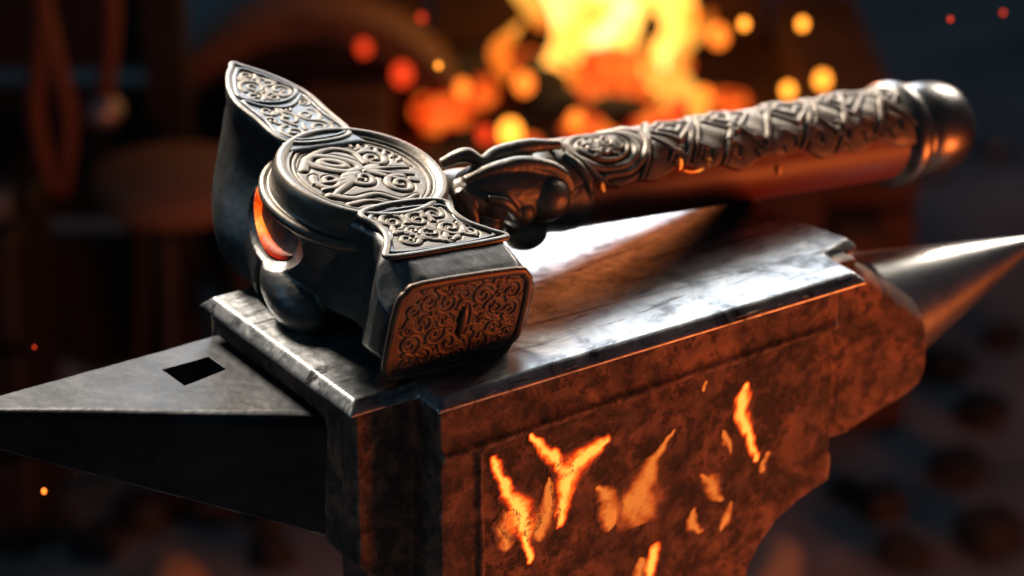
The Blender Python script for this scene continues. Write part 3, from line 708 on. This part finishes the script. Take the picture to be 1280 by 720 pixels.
# drifting sparks
sparks = [(548, 82, 3.2, 'y', 1.6), (578, 110, 9, 'o', 2.4), (552, 138, 6, 'r', 2.1), (503, 93, 12, 'r', 2.6), (930, 30, 6, 'y', 1.9), (1003, 30, 6.5, 'y', 1.95), (985, 113, 8, 'y', 2.15), (1028, 100, 9, 'y', 2.3), (527, 22, 4, 'r', 1.9),
          (638, 166, 14, 'y', 2.45), (606, 168, 9, 'r', 2.4), (1188, 24, 2.5, 'r', 1.4), (1254, 16, 2.5, 'r', 1.5), (43, 434, 1.6, 'r', 1.3), (55, 614, 3.5, 'o', 1.2), (898, 45, 12, 'o', 2.55), (655, 104, 12, 'o', 2.55), (880, 120, 10, 'o', 2.45), (720, 150, 10, 'o', 2.45), (846, 132, 9, 'r', 2.45), (1172, 128, 8, 'r', 2.6), (455, 60, 8, 'r', 2.6)]
words = {'y': 'yellow', 'o': 'orange', 'r': 'red'}
for i, (px, py, r, c, d) in enumerate(sparks):
    p = CAM+(FW+RT*((px-640)/FPX)+UP*((360-py)/FPX))*d
    bm = bmesh.new(); bmesh.ops.create_icosphere(bm, subdivisions=2, radius=r*d/FPX, matrix=Matrix.Diagonal((1, 1, 1.25, 1)))
    o = obj('spark', bm, M['spark_'+c]); o.location = p; o['px'] = (px, py); tag(o, 'spark', 'spark', 'sparks drifting up from the fire'); sparks[i] = o
LAB = ['small yellow spark floating highest left of the fire', 'large orange spark below the small yellow one, left of the fire', 'dull red spark under the orange one, left of the fire', 'big dim red spark furthest left above the hammer disc', 'yellow spark high on the right, nearer the flames of the upper two', 'yellow spark high on the right, farther from the flames of the upper two',
       'left yellow spark of the low pair above the handle', 'right yellow spark of the low pair above the handle', 'tiny dim red spark at the top edge left of the fire', 'tall yellow spark just above the start of the handle', 'dim red spark beside the tall yellow one at the start of the handle', 'tiny red spark above the pommel', 'faintest red spark in the upper right corner', 'tiny red spark near the left edge above the anvil heel', 'red-orange spark below the anvil heel', 'big soft orange spark right against the flames',
       'big soft orange spark against the left side of the flames', 'soft orange spark low at the right foot of the flames', 'soft orange spark low at the left foot of the flames', 'dim red spark between the feet of the flames', 'faint dull red spark close above the pommel', 'faint dull red spark above the blade tip, nearest the wheel']
for o, l_ in zip(sparks, LAB):
    o['label'] = l_; del o['px']

# round wheel, bench and hanging tools at the left
wh = empty('grinding_wheel', yardm(-.225, 2.62, -.535)); tag(wh, 'large round brown wheel standing behind the hammer head', 'wheel')
def ring(bm, R, r, y0, y1, n=64):
    rings = [[(R*math.cos(a), y0, R*math.sin(a)), (R*math.cos(a), y1, R*math.sin(a)), (r*math.cos(a), y1, r*math.sin(a)), (r*math.cos(a), y0, r*math.sin(a))] for a in np.linspace(0, 2*math.pi, n+1)[:-1]]
    vs = [[bm.verts.new(p) for p in q] for q in rings]
    for i in range(n):
        for k in range(4): bm.faces.new((vs[i][k], vs[i][(k+1) % 4], vs[(i+1) % n][(k+1) % 4], vs[(i+1) % n][k]))
bm = bmesh.new(); ring(bm, .190, .160, -.05, .05); obj('rim', bm, M['rimwood'], wh, False)
bm = bmesh.new(); revolve(bm, [(.0, .161), (.03, .161)], 'z', 48); o = obj('disc', bm, M['soot'], wh, False); o.rotation_euler = (math.pi/2, 0, 0)
bm = bmesh.new(); revolve(bm, [(.0, .03), (.09, .03)], 'z', 24); o = obj('hub', bm, M['soot'], wh, False); o.rotation_euler = (math.pi/2, 0, 0)
stool = empty('wooden_stool', yardm(-.335, 2.24, FL)); tag(stool, 'low brown wooden stool left of the hammer head', 'stool')
bm = bmesh.new(); revolve(bm, [(.315, .075), (.320, .082), (.345, .083), (.350, .078)], 'z', 40); obj('seat', bm, M['rimwood'], stool)
for k in range(3):
    a = k*2.1+.4; bm = bmesh.new(); tube(bm, [(.085*math.cos(a), .085*math.sin(a), 0), (.05*math.cos(a), .05*math.sin(a), .316)], [.011, .013]); obj('leg', bm, M['soot'], stool)
crate = empty('dark_crate', yardm(-.60, 2.18, FL)); tag(crate, 'dark sooty crate at the left edge carrying a pale steel bar', 'crate')
for z in (.0, .115, .23):
    bm = bmesh.new(); box(bm, (-.13, -.10, z), (.13, .10, z+.105)); bmesh.ops.bevel(bm, geom=list(bm.edges), offset=.006, segments=1, affect='EDGES'); obj('board', bm, M['soot'], crate, False)
bm = bmesh.new(); box(bm, (-.12, -.02, 0), (.10, .02, .03)); bmesh.ops.bevel(bm, geom=list(bm.edges), offset=.004, segments=1, affect='EDGES')
o = obj('steel_bar', bm, M['scrap'], None, False); o.matrix_world = yardm(-.58, 2.14, FL+.336, .15); tag(o, 'short pale steel bar lying on the dark crate', 'bar')
# rack with hanging tools
rack = empty('tool_rack', yardm(-.62, 2.35, FL)); tag(rack, 'dark timber tool rack in the upper left corner', 'rack')
for x in (-.45, .26):
    bm = bmesh.new(); box(bm, (x-.02, .03, 0), (x+.02, .07, .95)); obj('post', bm, M['soot'], rack, False)
bm = bmesh.new(); box(bm, (-.5, .02, .90), (.3, .08, .95)); obj('rail', bm, M['soot'], rack, False)
bm = bmesh.new(); 
for k in range(5): box(bm, (-.43, .075+.002*k, .05+k*.17), (.24, .09+.002*k, .20+k*.17))
obj('back_boards', bm, M['soot'], rack, False)
lad = empty('iron_ladle', yardm(-.40, 2.22, -.33)); tag(lad, 'hanging ladle with a pale round steel bowl in the upper left', 'ladle')
bm = bmesh.new(); tube(bm, [(.02, 0, .56), (.022, 0, .30), (.016, 0, .10), (.003, 0, .01)], [.008, .008, .009, .008]); obj('ladle_handle', bm, M['leather'], lad)
bm = bmesh.new(); ellipsoid(bm, (0, 0, 0), (.022, .022, .018)); obj('bowl', bm, M['scrap'], lad)
tg = empty('iron_tongs', yardm(-.445, 2.2, -.36)); tag(tg, 'pair of brown iron tongs hanging left of the ladle', 'tongs')
for s in (-1, 1):
    bm = bmesh.new(); tube(bm, [(s*.016, 0, .60), (s*.012, 0, .25), (-s*.006, 0, .10), (-s*.016, 0, .03), (-s*.004, 0, -.05)], [.009, .009, .010, .010, .007]); obj('arm', bm, M['leather'], tg)

# stones and coal on the floor
def floor_at(px, py):
    d = FW+RT*((px-640)/FPX)+UP*((360-py)/FPX); return CAM+d*((FL-CAM.z)/d.z)
o = lump('tan_stone', floor_at(203, 772)+Vector((0, 0, .02)), .05, M['stone'], 4, .9); tag(o, 'tan rounded stone on the floor below the anvil heel', 'stone')
o = lump('grey_stone', floor_at(950, 745)+Vector((0, 0, .02)), .05, M['stone2'], 9, .9); tag(o, 'grey stone on the floor beside the anvil waist', 'stone')
cl = [(120, 690, .03), (265, 640, .035), (340, 700, .03), (180, 655, .035), (60, 668, .03), (330, 655, .022), (1100, 640, .03), (1200, 600, .035), (1130, 700, .03), (1240, 680, .04), (1180, 470, .035), (1230, 530, .035), (1060, 620, .022), (40, 585, .03), (1250, 430, .03), (130, 450, .03), (60, 330, .04)]
for i, (px, py, r) in enumerate(cl):
    tag(lump('coal_lump', floor_at(px, py)+Vector((0, 0, r*.4)), r, M['coal'], 30+i, .6), 'black coal lump lying on the dark earth floor', 'coal lump', 'coal lumps on the floor')
for i, (px, py, r) in enumerate(((1243, 192, .03), (1165, 215, .026))):
    tag(lump('scrap_steel', floor_at(px, py)+Vector((0, 0, r*.4)), r, M['scrap'], 70+i, .7), ('faint bluish steel scrap on the floor by the right edge', 'faint bluish steel scrap on the floor below the pommel')[i], 'scrap')

# ------------------------------------------------------------------ light, world, camera
def area(name, loc, to, size, power, col, sizey=None, spread=180):
    d = bpy.data.lights.new(name, 'AREA'); d.energy = power; d.color = col; d.shape = 'RECTANGLE'; d.spread = math.radians(spread); d.size = size; d.size_y = sizey or size
    o = bpy.data.objects.new(name, d); C.objects.link(o); o.location = loc; o.rotation_euler = (Vector(to)-Vector(loc)).to_track_quat('-Z', 'Y').to_euler(); return o
area('key_lamp', (.12, 1.58, 1.34), (.17, .05, 0), .42, 6.6, (1, .87, .72), spread=34)
area('ember_lamp', (1.0, -.80, -.42), (.16, .0, -.08), .30, 12, (1, .19, .035))
area('cool_lamp', (-1.5, .55, .75), (0, .07, 0), .6, .12, (.36, .68, 1), spread=40)
pl = bpy.data.lights.new('fire_glow', 'POINT'); pl.energy = 2.4; pl.color = (1, .26, .07); pl.shadow_soft_size = .1
plo = bpy.data.objects.new('fire_glow', pl); C.objects.link(plo); plo.location = yard(ha_+.01, hb_, ZT+.66)
sl = bpy.data.lights.new('fire_light', 'SPOT'); sl.energy = 12; sl.color = (1, .24, .05); sl.shadow_soft_size = .1; sl.spot_size = math.radians(36); sl.spot_blend = .6
slo = bpy.data.objects.new('fire_light', sl); C.objects.link(slo); slo.location = yard(ha_+.01, hb_-.02, ZT+.66); slo.rotation_euler = (Vector((.15, .08, 0))-slo.location).to_track_quat('-Z', 'Y').to_euler()
area('sheen_lamp', (1.2, 1.57, .92), (.17, .05, 0), .75, 2.1, (.80, .90, 1), spread=42)  # added unseen lamp in the mirror direction, brings sheen to the anvil top
area('side_lamp', (1.7, .75, .65), (.36, .05, 0), .50, .8, (1, .88, .74), spread=26)  # added unseen lamp, brightens the horn and pommel where the key is blocked
w = bpy.data.worlds.new('World'); S.world = w; w.use_nodes = True
w.node_tree.nodes['Background'].inputs[0].default_value = (.42, .75, 1, 1); w.node_tree.nodes['Background'].inputs[1].default_value = .046
cd = bpy.data.cameras.new('camera'); cam = bpy.data.objects.new('camera', cd); C.objects.link(cam); S.camera = cam
cam.matrix_world = Matrix(((RT.x, UP.x, -FW.x, CAM.x), (RT.y, UP.y, -FW.y, CAM.y), (RT.z, UP.z, -FW.z, CAM.z), (0, 0, 0, 1)))
cd.lens = 85; cd.sensor_width = 36; cd.clip_start = .05; cd.clip_end = 60
cd.dof.use_dof = True; cd.dof.focus_distance = 1.09; cd.dof.aperture_fstop = 5.0
S.view_settings.view_transform = 'Standard'; S.view_settings.look = 'None'; S.view_settings.exposure = 0; S.view_settings.gamma = 1
S.cycles.use_denoising = True; S.cycles.max_bounces = 6; S.cycles.sample_clamp_indirect = 4
